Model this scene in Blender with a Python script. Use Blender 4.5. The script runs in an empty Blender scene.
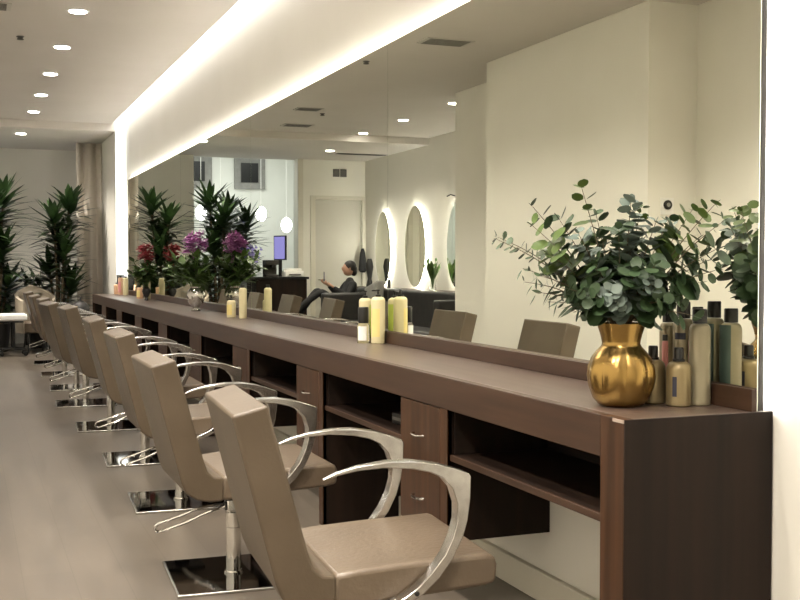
import bpy, bmesh, math, random
from mathutils import Vector, Matrix, Euler
R = math.radians
PI = math.pi
random.seed(7)
scene = bpy.context.scene
C = scene.collection

# ------------------------------------------------------------------ materials
def mat(name, color, rough=0.5, metal=0.0, **kw):
    m = bpy.data.materials.new(name); m.use_nodes = True
    b = m.node_tree.nodes['Principled BSDF']
    b.inputs['Base Color'].default_value = (*color, 1)
    b.inputs['Roughness'].default_value = rough
    b.inputs['Metallic'].default_value = metal
    for k, v in kw.items():
        b.inputs[k].default_value = v
    return m
def emis(name, color, s):
    m = bpy.data.materials.new(name); m.use_nodes = True
    nt = m.node_tree; nt.nodes.clear()
    o = nt.nodes.new('ShaderNodeOutputMaterial'); e = nt.nodes.new('ShaderNodeEmission')
    e.inputs[0].default_value = (*color, 1); e.inputs[1].default_value = s
    nt.links.new(e.outputs[0], o.inputs[0]); return m
def noise_mat(name, c1, c2, rough, scale, stretch=(1,1,1), metal=0.0, bump=0.0, detail=6, lo=.35, hi=.65, bscale=None):
    m = mat(name, c1, rough, metal); nt = m.node_tree; b = nt.nodes['Principled BSDF']
    tc = nt.nodes.new('ShaderNodeTexCoord'); mp = nt.nodes.new('ShaderNodeMapping')
    mp.inputs['Scale'].default_value = stretch
    n = nt.nodes.new('ShaderNodeTexNoise'); n.inputs['Scale'].default_value = scale; n.inputs['Detail'].default_value = detail
    r = nt.nodes.new('ShaderNodeValToRGB')
    r.color_ramp.elements[0].position = lo; r.color_ramp.elements[0].color = (*c1, 1)
    r.color_ramp.elements[1].position = hi; r.color_ramp.elements[1].color = (*c2, 1)
    nt.links.new(tc.outputs['Object'], mp.inputs[0]); nt.links.new(mp.outputs[0], n.inputs['Vector'])
    nt.links.new(n.outputs['Fac'], r.inputs[0]); nt.links.new(r.outputs[0], b.inputs['Base Color'])
    if bump:
        bp = nt.nodes.new('ShaderNodeBump'); bp.inputs['Strength'].default_value = bump; bp.inputs['Distance'].default_value = .01
        src = n
        if bscale:
            src = nt.nodes.new('ShaderNodeTexNoise'); src.inputs['Scale'].default_value = bscale; src.inputs['Detail'].default_value = 3
            nt.links.new(tc.outputs['Object'], src.inputs['Vector'])
        nt.links.new(src.outputs['Fac'], bp.inputs['Height']); nt.links.new(bp.outputs[0], b.inputs['Normal'])
    return m

M = {}
M['wall'] = noise_mat('cream_wall_paint', (.745,.725,.655), (.765,.745,.675), .75, 2.0)
M['white_wall'] = noise_mat('white_wall_paint', (.72,.725,.68), (.75,.755,.71), .7, 2.0)
M['ceiling'] = noise_mat('ceiling_paint', (.61,.575,.53), (.63,.595,.55), .8, 1.5)
M['trimw'] = mat('pale_trim_paint', (.62,.59,.5), .5)
M['door'] = mat('pale_door_paint', (.52,.50,.44), .5)
M['wood_v'] = noise_mat('walnut_grain_upright', (.028,.0115,.0046), (.056,.0240,.0098), .42, 3.0, (9,9,.55), bump=.03)
M['wood_h'] = noise_mat('walnut_grain_lengthwise', (.031,.0150,.0082), (.050,.0255,.0145), .42, 3.0, (9,.5,9), bump=.03)
M['wood_top'] = noise_mat('walnut_worktop', (.068,.045,.034), (.094,.065,.051), .33, 3.0, (9,.5,9), bump=.02)  # base colour lightened to stand in for glare along the top
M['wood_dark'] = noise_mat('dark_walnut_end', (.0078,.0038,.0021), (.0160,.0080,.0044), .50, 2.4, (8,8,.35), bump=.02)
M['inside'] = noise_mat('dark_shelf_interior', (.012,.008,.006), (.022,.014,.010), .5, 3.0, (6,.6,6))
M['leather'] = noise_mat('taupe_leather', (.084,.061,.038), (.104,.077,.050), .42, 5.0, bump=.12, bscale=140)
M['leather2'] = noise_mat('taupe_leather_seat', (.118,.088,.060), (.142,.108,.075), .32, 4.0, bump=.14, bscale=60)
M['alu'] = noise_mat('polished_aluminium', (.56,.55,.53), (.70,.69,.67), .20, 30, metal=1.0)
M['chrome'] = mat('chrome', (.78,.77,.74), .07, 1.0)
M['plate'] = mat('polished_steel_plate', (.16,.155,.15), .05, 1.0)
M['plate_rim'] = mat('steel_plate_rim', (.55,.54,.51), .25, 1.0)
M['black'] = mat('black_plastic', (.005,.005,.005), .3)
M['blackfab'] = noise_mat('black_leather', (.010,.009,.009), (.020,.018,.017), .5, 8)
M['cloth'] = noise_mat('black_clothing', (.009,.009,.010), (.018,.018,.019), .85, 12)
M['greyfab'] = noise_mat('grey_fabric', (.22,.215,.20), (.26,.255,.24), .8, 12)
M['skin'] = mat('skin', (.45,.25,.17), .5)
M['hair'] = mat('dark_hair', (.012,.009,.008), .5)
M['bottle'] = mat('pale_champagne_bottle', (.30,.265,.175), .3, .35)
M['bottle2'] = noise_mat('champagne_metallic_bottle', (.26,.205,.105), (.30,.235,.13), .33, 4, metal=.6)
M['cream'] = mat('cream_bottle', (.62,.55,.33), .35)
M['peach'] = mat('peach_bottle', (.58,.36,.22), .4)
M['green_lab'] = mat('yellow_green_label', (.42,.50,.08), .5)
M['teal_lab'] = mat('teal_label', (.075,.115,.105), .5)
M['pink'] = mat('pink_label', (.62,.26,.24), .5)
M['navy_lab'] = mat('navy_label', (.02,.022,.04), .5)
M['yellow_lab'] = mat('pale_yellow_label', (.72,.60,.24), .5)
M['white_lab'] = mat('white_label', (.8,.8,.78), .5)
M['white'] = mat('white_plastic', (.8,.79,.76), .4)
M['glassy'] = mat('clear_glass', (.95,.97,.95), .03, 0, **{'Transmission Weight': 1.0, 'IOR': 1.3})
M['silver'] = mat('mercury_glass', (.72,.70,.66), .18, .9)
M['vent'] = mat('vent_metal', (.5,.48,.43), .5)
M['ventd'] = mat('vent_slot', (.10,.095,.085), .7)
M['pot'] = mat('dark_pot', (.02,.019,.018), .5)
M['soil'] = mat('soil', (.03,.02,.012), .9)
M['bark'] = noise_mat('bark', (.12,.085,.05), (.2,.15,.09), .8, 20)
M['dleaf'] = noise_mat('dracaena_leaf', (.010,.028,.008), (.034,.070,.018), .36, 5)
M['bush'] = noise_mat('bush_leaf', (.022,.052,.008), (.07,.125,.022), .45, 6)
M['euc_g'] = noise_mat('eucalyptus_green', (.022,.048,.018), (.045,.083,.032), .5, 14)
M['euc_b'] = noise_mat('eucalyptus_bright', (.050,.090,.014), (.085,.135,.026), .45, 14)
M['euc_s'] = noise_mat('eucalyptus_silver', (.105,.145,.120), (.17,.215,.185), .6, 14)
M['stem'] = mat('brown_stem', (.12,.09,.05), .6)
M['gstem'] = mat('green_stem', (.10,.17,.05), .6)
M['magenta'] = mat('magenta_petal', (.36,.13,.33), .6)
M['red'] = mat('red_petal', (.30,.035,.045), .6)
M['violet'] = mat('violet_petal', (.24,.20,.55), .5)
M['curtain'] = mat('pale_curtain', (.82,.75,.66), .5)
M['curtain2'] = mat('cream_upholstery', (.36,.31,.24), .6)
M['steel_edge'] = mat('mirror_edge', (.035,.031,.027), .5, 0.0)
M['seam'] = mat('mirror_seam', (.75,.76,.68), .3)

for k_,sp_ in (('wood_dark',.22),('wood_v',.35),('wood_h',.35),('inside',.2)):
    M[k_].node_tree.nodes['Principled BSDF'].inputs['Specular IOR Level'].default_value = sp_
M['wood_top'].node_tree.nodes['Principled BSDF'].inputs['Specular IOR Level'].default_value = .95
# walls that need their own
def gold_mat():
    m = mat('brushed_gold', (.38,.245,.080), .27, 1.0); nt = m.node_tree; b = nt.nodes['Principled BSDF']
    tc = nt.nodes.new('ShaderNodeTexCoord'); mp = nt.nodes.new('ShaderNodeMapping'); mp.inputs['Scale'].default_value = (1,1,5)
    n = nt.nodes.new('ShaderNodeTexNoise'); n.inputs['Scale'].default_value = 9; n.inputs['Detail'].default_value = 3
    r = nt.nodes.new('ShaderNodeMapRange'); r.inputs['To Min'].default_value = .22; r.inputs['To Max'].default_value = .30
    nt.links.new(tc.outputs['Object'], mp.inputs[0]); nt.links.new(mp.outputs[0], n.inputs['Vector'])
    nt.links.new(n.outputs['Fac'], r.inputs['Value']); nt.links.new(r.outputs[0], b.inputs['Roughness'])
    return m
M['gold'] = gold_mat()
def mirror_mat():
    m = bpy.data.materials.new('mirror_glass'); m.use_nodes = True; nt = m.node_tree; nt.nodes.clear()
    o = nt.nodes.new('ShaderNodeOutputMaterial'); g = nt.nodes.new('ShaderNodeBsdfGlossy')
    g.inputs['Color'].default_value = (.90,.915,.83,1); g.inputs['Roughness'].default_value = 0
    nt.links.new(g.outputs[0], o.inputs[0]); return m
M['mirror'] = mirror_mat()
def floor_mat():
    m = mat('large_plank_floor', (.3,.26,.2), .3); nt = m.node_tree; b = nt.nodes['Principled BSDF']
    tc = nt.nodes.new('ShaderNodeTexCoord')
    mp = nt.nodes.new('ShaderNodeMapping'); mp.inputs['Rotation'].default_value = (0,0,PI/2)
    br = nt.nodes.new('ShaderNodeTexBrick')
    br.inputs['Color1'].default_value = (.118,.098,.076,1); br.inputs['Color2'].default_value = (.108,.089,.070,1)
    br.inputs['Mortar'].default_value = (.090,.075,.058,1)
    br.inputs['Scale'].default_value = 1; br.inputs['Mortar Size'].default_value = .0018
    br.inputs['Brick Width'].default_value = 1.6; br.inputs['Row Height'].default_value = .2; br.inputs['Bias'].default_value = -.1
    mp2 = nt.nodes.new('ShaderNodeMapping'); mp2.inputs['Scale'].default_value = (6,.7,1)
    n = nt.nodes.new('ShaderNodeTexNoise'); n.inputs['Scale'].default_value = 1.6; n.inputs['Detail'].default_value = 7
    mx = nt.nodes.new('ShaderNodeMix'); mx.data_type = 'RGBA'; mx.blend_type = 'OVERLAY'; mx.inputs[0].default_value = .35
    L = nt.links
    L.new(tc.outputs['Object'], mp.inputs[0]); L.new(mp.outputs[0], br.inputs['Vector'])
    L.new(tc.outputs['Object'], mp2.inputs[0]); L.new(mp2.outputs[0], n.inputs['Vector'])
    L.new(br.outputs['Color'], mx.inputs[6]); L.new(n.outputs['Fac'], mx.inputs[7]); L.new(mx.outputs[2], b.inputs['Base Color'])
    r = nt.nodes.new('ShaderNodeMapRange'); r.inputs['To Min'].default_value = .30; r.inputs['To Max'].default_value = .42
    L.new(n.outputs['Fac'], r.inputs['Value']); L.new(r.outputs[0], b.inputs['Roughness'])
    return m
M['floor'] = floor_mat()
M['lamp'] = emis('downlight_glow', (1,.93,.84), 22)
M['cove'] = emis('cove_light_glow', (1,.95,.90), 1.5)
M['led'] = emis('led_tape_glow', (1,.935,.86), 18)
M['led_end'] = emis('led_tape_end_glow', (1,.985,.96), 34)
M['led_arch'] = emis('arch_led_glow', (1,.97,.9), 30)
M['pendant'] = emis('pendant_glow', (.97,.98,1), 6)
M['screen'] = emis('screen_glow', (.22,.2,.5), .5)

# ------------------------------------------------------------------ mesh helpers
class MB:
    def __init__(self): self.bm = bmesh.new()
    def box(self, x0,x1,y0,y1,z0,z1, m=None):
        vs = [self.bm.verts.new(p) for p in ((x0,y0,z0),(x1,y0,z0),(x1,y1,z0),(x0,y1,z0),(x0,y0,z1),(x1,y0,z1),(x1,y1,z1),(x0,y1,z1))]
        for f in ((0,3,2,1),(4,5,6,7),(0,1,5,4),(1,2,6,5),(2,3,7,6),(3,0,4,7)): self.bm.faces.new([vs[i] for i in f])
        if m is not None:
            for v in vs: v.co = m @ v.co
        return self
    def prism(self, pts, a, b, axis='y'):
        """closed outline (u,v) extruded from a to b"""
        def P(u,v,w): return (u,w,v) if axis=='y' else ((u,v,w) if axis=='z' else (w,u,v))
        A = [self.bm.verts.new(P(u,v,a)) for u,v in pts]; B = [self.bm.verts.new(P(u,v,b)) for u,v in pts]
        n = len(pts)
        for i in range(n): self.bm.faces.new((A[i],A[(i+1)%n],B[(i+1)%n],B[i]))
        self.bm.faces.new(A[::-1]); self.bm.faces.new(B)
        return self
    def lathe(self, prof, n=24, c=(0,0,0), lobes=0, amp=0.0, lobe_rng=None):
        rings = []
        for r,z in prof:
            ring = []
            for i in range(n):
                a = 2*PI*i/n; rr = r
                if lobes and lobe_rng and lobe_rng[0] < z < lobe_rng[1]:
                    t = (z-lobe_rng[0])/(lobe_rng[1]-lobe_rng[0])
                    rr = r*(1+amp*math.sin(PI*t)*(abs(math.cos(lobes*a/2))*2-1.3))
                ring.append(self.bm.verts.new((c[0]+rr*math.cos(a), c[1]+rr*math.sin(a), c[2]+z)))
            rings.append(ring)
        for p,q in zip(rings, rings[1:]):
            for i in range(n): self.bm.faces.new((p[i],p[(i+1)%n],q[(i+1)%n],q[i]))
        self.bm.faces.new(rings[0][::-1]); self.bm.faces.new(rings[-1])
        return self
    def tube(self, pts, r, n=8, closed=False):
        pts = [Vector(p) for p in pts]; rings = []; N = len(pts)
        rs = r if isinstance(r,(list,tuple)) else [r]*N
        up = Vector((0,0,1))
        for i,p in enumerate(pts):
            if closed: t = (pts[(i+1)%N]-pts[i-1]).normalized()
            else: t = (pts[min(i+1,N-1)]-pts[max(i-1,0)]).normalized()
            u = t.cross(up)
            if u.length < .05: u = t.cross(Vector((1,0,0)))
            u.normalize(); v = u.cross(t)
            rings.append([self.bm.verts.new(p+rs[i]*(math.cos(2*PI*k/n)*u+math.sin(2*PI*k/n)*v)) for k in range(n)])
        pairs = list(zip(rings, rings[1:]))
        if closed: pairs.append((rings[-1], rings[0]))
        for a,b in pairs:
            for i in range(n): self.bm.faces.new((a[i],a[(i+1)%n],b[(i+1)%n],b[i]))
        if not closed:
            self.bm.faces.new(rings[0][::-1]); self.bm.faces.new(rings[-1])
        return self
    def ball(self, c, r, seg=12, m=None):
        mt = Matrix.Translation(c) @ Matrix.Diagonal((*(r if isinstance(r,(tuple,list)) else (r,r,r)),1))
        if m is not None: mt = m @ mt
        bmesh.ops.create_uvsphere(self.bm, u_segments=seg, v_segments=max(6,seg//2+1), radius=1, matrix=mt); return self
    def leaf(self, base, d, length, width, curl=.1, n=4, shape='oval', up=Vector((0,0,1))):
        d = Vector(d).normalized(); base = Vector(base)
        s = d.cross(up)
        if s.length < .05: s = d.cross(Vector((1,0,0)))
        s.normalize(); nrm = s.cross(d)
        L = []; Rr = []; Mid = []
        for i in range(n+1):
            t = i/n
            if shape == 'oval': w = width*.5*math.sqrt(max(0, 1-(2*t-1)**2))
            elif shape == 'strap': w = width*.5*(min(1,t*4+.35))*(1-t**3)
            else: w = width*.5*math.sin(PI*t**.8)
            c = base + d*length*t - nrm*curl*length*t*t
            Mid.append(self.bm.verts.new(c - nrm*w*.15))
            if 0 < i < n or (i == 0 and shape=='strap'):
                L.append(self.bm.verts.new(c - s*w)); Rr.append(self.bm.verts.new(c + s*w))
            else: L.append(None); Rr.append(None)
        for i in range(n):
            for S,flip in ((L,0),(Rr,1)):
                q = [Mid[i], Mid[i+1], S[i+1], S[i]]
                q = [v for v in q if v is not None]
                if len(q) >= 3:
                    if flip: q = q[::-1]
                    self.bm.faces.new(q)
        return self
    def build(self, name, m, parent=None, bevel=0, seg=2, smooth=True, loc=None, rotz=0, angle=35, subsurf=0):
        bm = self.bm
        bmesh.ops.recalc_face_normals(bm, faces=bm.faces)
        me = bpy.data.meshes.new(name); bm.to_mesh(me); bm.free()
        o = bpy.data.objects.new(name, me); C.objects.link(o)
        for mm in (m if isinstance(m,(list,tuple)) else [m]): me.materials.append(mm)
        if parent: o.parent = parent
        if loc: o.location = loc
        o.rotation_euler.z = rotz
        if smooth:
            for p in me.polygons: p.use_smooth = True
            me.set_sharp_from_angle(angle=R(angle))
        if bevel:
            b = o.modifiers.new('bevel','BEVEL'); b.width = bevel; b.segments = seg; b.limit_method = 'ANGLE'; b.angle_limit = R(30)
        if subsurf:
            s = o.modifiers.new('sub','SUBSURF'); s.levels = subsurf; s.render_levels = subsurf
        return o

def tag(o, label, cat, group=None):
    o['label'] = label; o['category'] = cat
    if group: o['group'] = group
    return o
def thing(name, label, cat, loc=(0,0,0), rotz=0, group=None):
    o = bpy.data.objects.new(name, None); C.objects.link(o)
    o.empty_display_size = .05
    o.location = loc; o.rotation_euler = (0,0,rotz)
    return tag(o, label, cat, group)
def struct(name, mb, m, parent=None, **kw):
    kw.setdefault('smooth', False)
    o = mb.build(name, m, parent, **kw)
    if parent is None: o['kind'] = 'structure'
    return o
def box(*a): return MB().box(*a)
def children(o): return [c for c in bpy.data.objects if c.parent == o]
def copy_tree(o, parent=None):
    c = o.copy(); C.objects.link(c)
    if parent: c.parent = parent
    for ch in children(o): copy_tree(ch, c)
    return c
ORD = ['nearest','second nearest','third','fourth','fifth','sixth','seventh','eighth','ninth','tenth','eleventh','twelfth']

# ------------------------------------------------------------------ dimensions
XW = 2.127      # long wall behind the mirror
XM = 2.069      # mirror face
HC = 3.296      # main ceiling
HL = 3.190      # lower ceiling at the far end
Y0 = -1.8
YSTEP = 16.1
YF = 19.1
XC0, XC1 = 1.63, 2.122   # counter front / back
HT = .884
YE, YX = 2.503, 15.89    # counter near / far end
P = 1.517

# ------------------------------------------------------------------ room shell
struct('floor', box(-3.2, 2.6, Y0-.2, 24.2, -.1, 0), M['floor'])
struct('ceiling', MB().box(-3.2, 1.924, Y0-.2, YSTEP, HC, HC+.1).box(1.924, 2.4, Y0-.2, YSTEP, HC+.09, HC+.19)
       .box(1.924,1.944, Y0-.2, YSTEP, HC+.0, HC+.1), M['ceiling'])
struct('ceiling_far', MB().box(-3.2, 2.6, YSTEP, 19.3, HL, HC+.15), M['ceiling'])
struct('ceiling_front_room', MB().box(-3.4, 1.4, 19.3, 24.2, 3.9, 4.0), M['white_wall'])
struct('wall_right', MB().box(XW, XW+.12, Y0-.2, YSTEP+.0, 0, HC+.1), M['wall'])
struct('wall_right_far', MB().box(1.985, 2.3, YSTEP, 17.85, 0, HL), M['wall'])
struct('wall_under_counter', MB().box(2.062, XW, YE+.06, YX-.04, 0, .76), M['wall'])
struct('baseboard_right', MB().box(2.036, 2.062, YE+.06, YX-.04, 0, .118), M['trimw'], bevel=.004)
struct('wall_far', MB().box(.46, 2.6, YF, YF+.2, 0, HC), M['wall'])
struct('wall_left_near', MB().box(-1.33, -1.13, Y0-.2, 7.115, 0, HC), M['wall'])
struct('wall_left_pier', MB().box(-1.33, -.688, 7.115, 9.91, 0, HC), M['wall'])
struct('wall_left_mid', MB().box(-1.4, -1.2, 9.91, 11.79, 0, HC), M['wall'])
struct('wall_left_return', MB().box(-2.75, -1.4, 11.6, 11.79, 0, HC), M['wall'])
struct('wall_left_far', MB().box(-2.85, -2.69, 11.79, YF+.2, 0, HC), M['wall'])
struct('wall_camera_side', MB().box(-1.4, 2.3, Y0-.2, Y0, 0, HC+.1), M['wall'])
# far wall with door opening (X -2.63..-1.73)
wl = MB().box(-2.70,-2.63,YF,YF+.2,0,HC).box(-1.73,-1.40,YF,YF+.2,0,HC).box(-2.63,-1.73,YF,YF+.2,2.47,HC)
struct('wall_door_side', wl, M['wall'])
d = struct('door_1', MB().box(-2.63,-1.73,YF+.06,YF+.11,0,2.47), M['door'])
MB().box(-2.62,-1.74,YF+.058,YF+.0598,.02,.22).build('kick_plate', M['trimw'], d)
MB().tube([(-1.81,YF+.02,1.02),(-1.93,YF+.02,1.02)], .01).tube([(-1.81,YF+.06,1.02),(-1.81,YF+.02,1.02)], .012).build('door_handle', M['chrome'], d)
struct('trim_1', MB().box(-2.72,-2.63,YF-.025,YF,0,2.54).box(-1.73,-1.64,YF-.025,YF,0,2.54).box(-2.63,-1.73,YF-.025,YF,2.47,2.54), M['trimw'], bevel=.004)
struct('trim_2', MB().box(-1.50,-1.40,YF-.04,YF,0,HL), M['trimw'], bevel=.004)
# brighter front room beyond the opening
struct('wall_front_room', MB().box(-3.4,1.4,23.6,23.8,0,3.9), M['white_wall'])
struct('wall_front_left', MB().box(-3.4,-3.2,19.3,23.6,0,3.9), M['white_wall'])
struct('wall_front_right', MB().box(1.2,1.4,19.3,23.6,0,3.9), M['white_wall'])
struct('wall_front_back', MB().box(-3.4,-1.4,19.3,19.36,0,3.9).box(.46,1.4,19.3,19.36,0,3.9).box(-1.4,.46,19.3,19.36,HL,3.9), M['white_wall'])
for i,(xc) in enumerate((-1.62,-.45)):
    w = struct('window_%d'%(i+1), MB().box(xc-.34,xc+.34,23.54,23.6,2.94,3.62), M['greyfab'])
    MB().box(xc-.18,xc+.2,23.52,23.54,3.08,3.5).build('window_pane', M['black'], w, smooth=False)

# pale curtain by the far pillar
cm = MB(); pts=[]
nx=64
for i in range(nx+1):
    x = 1.60+.385*i/nx; pts.append((x, 17.82+.045*math.cos(2*PI*i/nx*2.0+2.6)))
rows=[[cm.bm.verts.new((x,y,z)) for x,y in pts] for z in (.02,HL-.005)]
for a,b in ((0,1),):
    for i in range(nx): cm.bm.faces.new((rows[0][i],rows[0][i+1],rows[1][i+1],rows[1][i]))
cu = cm.build('curtain', M['curtain'])
sm = cu.modifiers.new('sol','SOLIDIFY'); sm.thickness=.012
tag(cu, 'pale floor-length curtain with soft upright folds beside the far pillar', 'curtain')

# ------------------------------------------------------------------ cove light, mirror, led tapes
tag(box(1.946, XW-.002, Y0, YSTEP-.02, HC+.05, HC+.075).build('cove_light', M['cove'], smooth=False),
    'long bright cove light slot where the ceiling meets the mirror wall', 'light')
HMB, HMT = HT+.002, 2.456
YM0, YM1 = 2.506, 15.52
seams = [YM0, 5.43, 8.43, 11.45, 14.45, YM1]
mp_names = ['reflecting the leafy vase, nearest the camera','second from the near end, behind the yellow bottle','third from the near end, behind the silver vase','fourth from the near end','at the far end beside the white lit wall strip']
for i in range(5):
    a,b = seams[i], seams[i+1]
    t = thing('wall_mirror', 'tall frameless wall mirror panel '+mp_names[i], 'mirror', (XM,a,HMB), 0, 'mirror panels along the counter')
    h = HMT-HMB
    box(0,.004,.0022,b-a-.0022,0,h).build('mirror_glass', M['mirror'], t, smooth=False)
    box(.005,.021,0,b-a,0,h).build('backing_panel', M['steel_edge'] if i==0 else M['seam'], t, smooth=False)
tag(box(XM+.026, XM+.036, YM0+.02, YM1-.02, HMT-.035, HMT-.008).build('led_tape', M['led'], smooth=False), 'glowing light tape behind the top edge of the mirrors', 'light')
tag(box(XM+.026, XM+.036, YM0+.030, YM0+.040, HT+.03, HMT).build('led_tape', M['led_end'], smooth=False), 'glowing light tape behind the upright mirror edge nearest the camera', 'light')
tag(box(XM+.024, XM+.040, YM1-.022, YM1-.004, HT+.03, HMT).build('led_tape', M['led_end'], smooth=False), 'glowing light tape behind the upright mirror edge at the far end', 'light')
sl = tag(box(1.992, XW-.003, YSTEP-.012, YSTEP-.002, .9, HC+.03).build('lit_return', emis('lit_return_glow', (.97,1,.93), 1.15), smooth=False),  # emission stands in for the return wall lit by the mirror tape
    'narrow upright white wall strip with added glow at the far end of the mirrors', 'light')

# ------------------------------------------------------------------ counter
ct = thing('counter_top', 'long dark walnut salon worktop with deep front edge and end panels', 'counter', (0,0,0))
MB().box(XC0+.0305, XW-.004, YE+.12, YX-.04, HT-.035, HT).build('worktop', M['wood_top'], ct, bevel=.002)
box(XC0-.001, XC0+.030, YE+.1195, YX-.04, .767, HT).build('front_rail', M['wood_h'], ct, bevel=.002)
MB().box(XC0, XC1, YE, YE+.0035, 0, HT-.0005).build('end_panel', M['wood_dark'], ct, bevel=.0015)
MB().box(XC0+.0305, XC1-.002, YE+.0037, YE+.030, 0, HT-.036).box(XC0-.001, XC0+.03, YE+.0037, YE+.119, 0, HT).box(XC0+.0301, XC0+.06, YE+.0301, YE+.119, 0, HT-.036).build('front_stile', M['wood_v'], ct, bevel=.002)
MB().box(XC0+.0305, XC1, YE+.0037, YE+.1197, HT-.0355, HT).build('worktop_end', M['wood_top'], ct, bevel=.002)
MB().box(XC0, XC1, YX-.04, YX, 0, HT).build('end_panel', M['wood_v'], ct, bevel=.002)
MB().box(2.049, 2.0675, YE+.003, YX-.2, HT+.0005, .948).build('ledge', M['wood_h'], ct, bevel=.0015)
# thin pale strip on the near corner
MB().box(XC0-.003, XC0-.0005, YE+.001, YE+.055, HT-.010, HT-.001).build('corner_strip', mat('pale_corner',(.34,.27,.22),.5), ct)

def open_shelf(k):
    y1 = 2.625 + 0 if k == 0 else 2.625 + P*k
    y2 = y1 + 1.047
    lab = ('open shelf bay of the walnut counter, ' + ('nearest the camera' if k==0 else ORD[k]+' from the near end'))
    if k == 8: y2 = YX-.042
    t = thing('open_shelf', lab, 'shelf', (XC0,y1,.28), 0, 'open shelf bays in the counter')
    L = y2-y1
    box(.024,.418,.001,L-.001,.30,.32).build('shelf_board', M['wood_dark'], t, bevel=.002)  # dark wood puts the shade inside the bay into the board colour
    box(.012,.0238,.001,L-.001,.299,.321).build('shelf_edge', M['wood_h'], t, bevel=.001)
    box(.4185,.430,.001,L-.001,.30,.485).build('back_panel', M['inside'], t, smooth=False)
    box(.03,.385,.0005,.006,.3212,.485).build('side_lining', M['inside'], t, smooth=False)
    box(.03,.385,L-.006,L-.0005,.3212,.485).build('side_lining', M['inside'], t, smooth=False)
    return t
for k in range(9): open_shelf(k)

def pedestal(k):
    y1 = 2.625 + P*k + 1.048; y2 = 2.625 + P*(k+1) - .001
    full = (k % 2 == 1)
    t = thing('drawer_pedestal', 'two-drawer walnut pedestal under the worktop, ' + ('nearest the camera' if k==0 else ORD[k]+' from the near end'),
              'drawer unit', (XC0,y1,0 if full else .277), 0, 'drawer pedestals in the counter')
    W = y2-y1; zb = .277 if full else 0
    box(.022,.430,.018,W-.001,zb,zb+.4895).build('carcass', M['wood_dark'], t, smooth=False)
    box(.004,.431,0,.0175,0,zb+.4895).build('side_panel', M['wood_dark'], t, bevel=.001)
    box(.001,.0215,0,.062,0,zb+.4895).build('front_strip', M['wood_v'], t, bevel=.001)
    for (a,b) in ((.003,.232),(.236,.486)):
        dr = box(.001,.021,.066,W-.004,zb+a,zb+b).build('drawer', M['wood_v'], t, bevel=.002)
        zc = zb+(a+b)/2+.0
        yc = .066+(W-.066)/2
        MB().tube([(.001,yc-.05,zc),(-.014,yc-.042,zc),(-.020,yc-.02,zc-.002),(-.020,yc+.02,zc-.002),(-.014,yc+.042,zc),(.001,yc+.05,zc)], .0048, 8).build('handle', M['chrome'], dr)
    return t
for k in range(8): pedestal(k)
bx = thing('clipper_box', 'small black box with a grey strip lying in the second shelf bay', 'box', (1.80,4.42,.6005), R(4))
box(-.06,.06,-.09,.09,0,.05).build('box_body', M['black'], bx, bevel=.005)
box(-.061,-.0602,-.08,.08,.018,.032).build('strip', M['greyfab'], bx)

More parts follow.
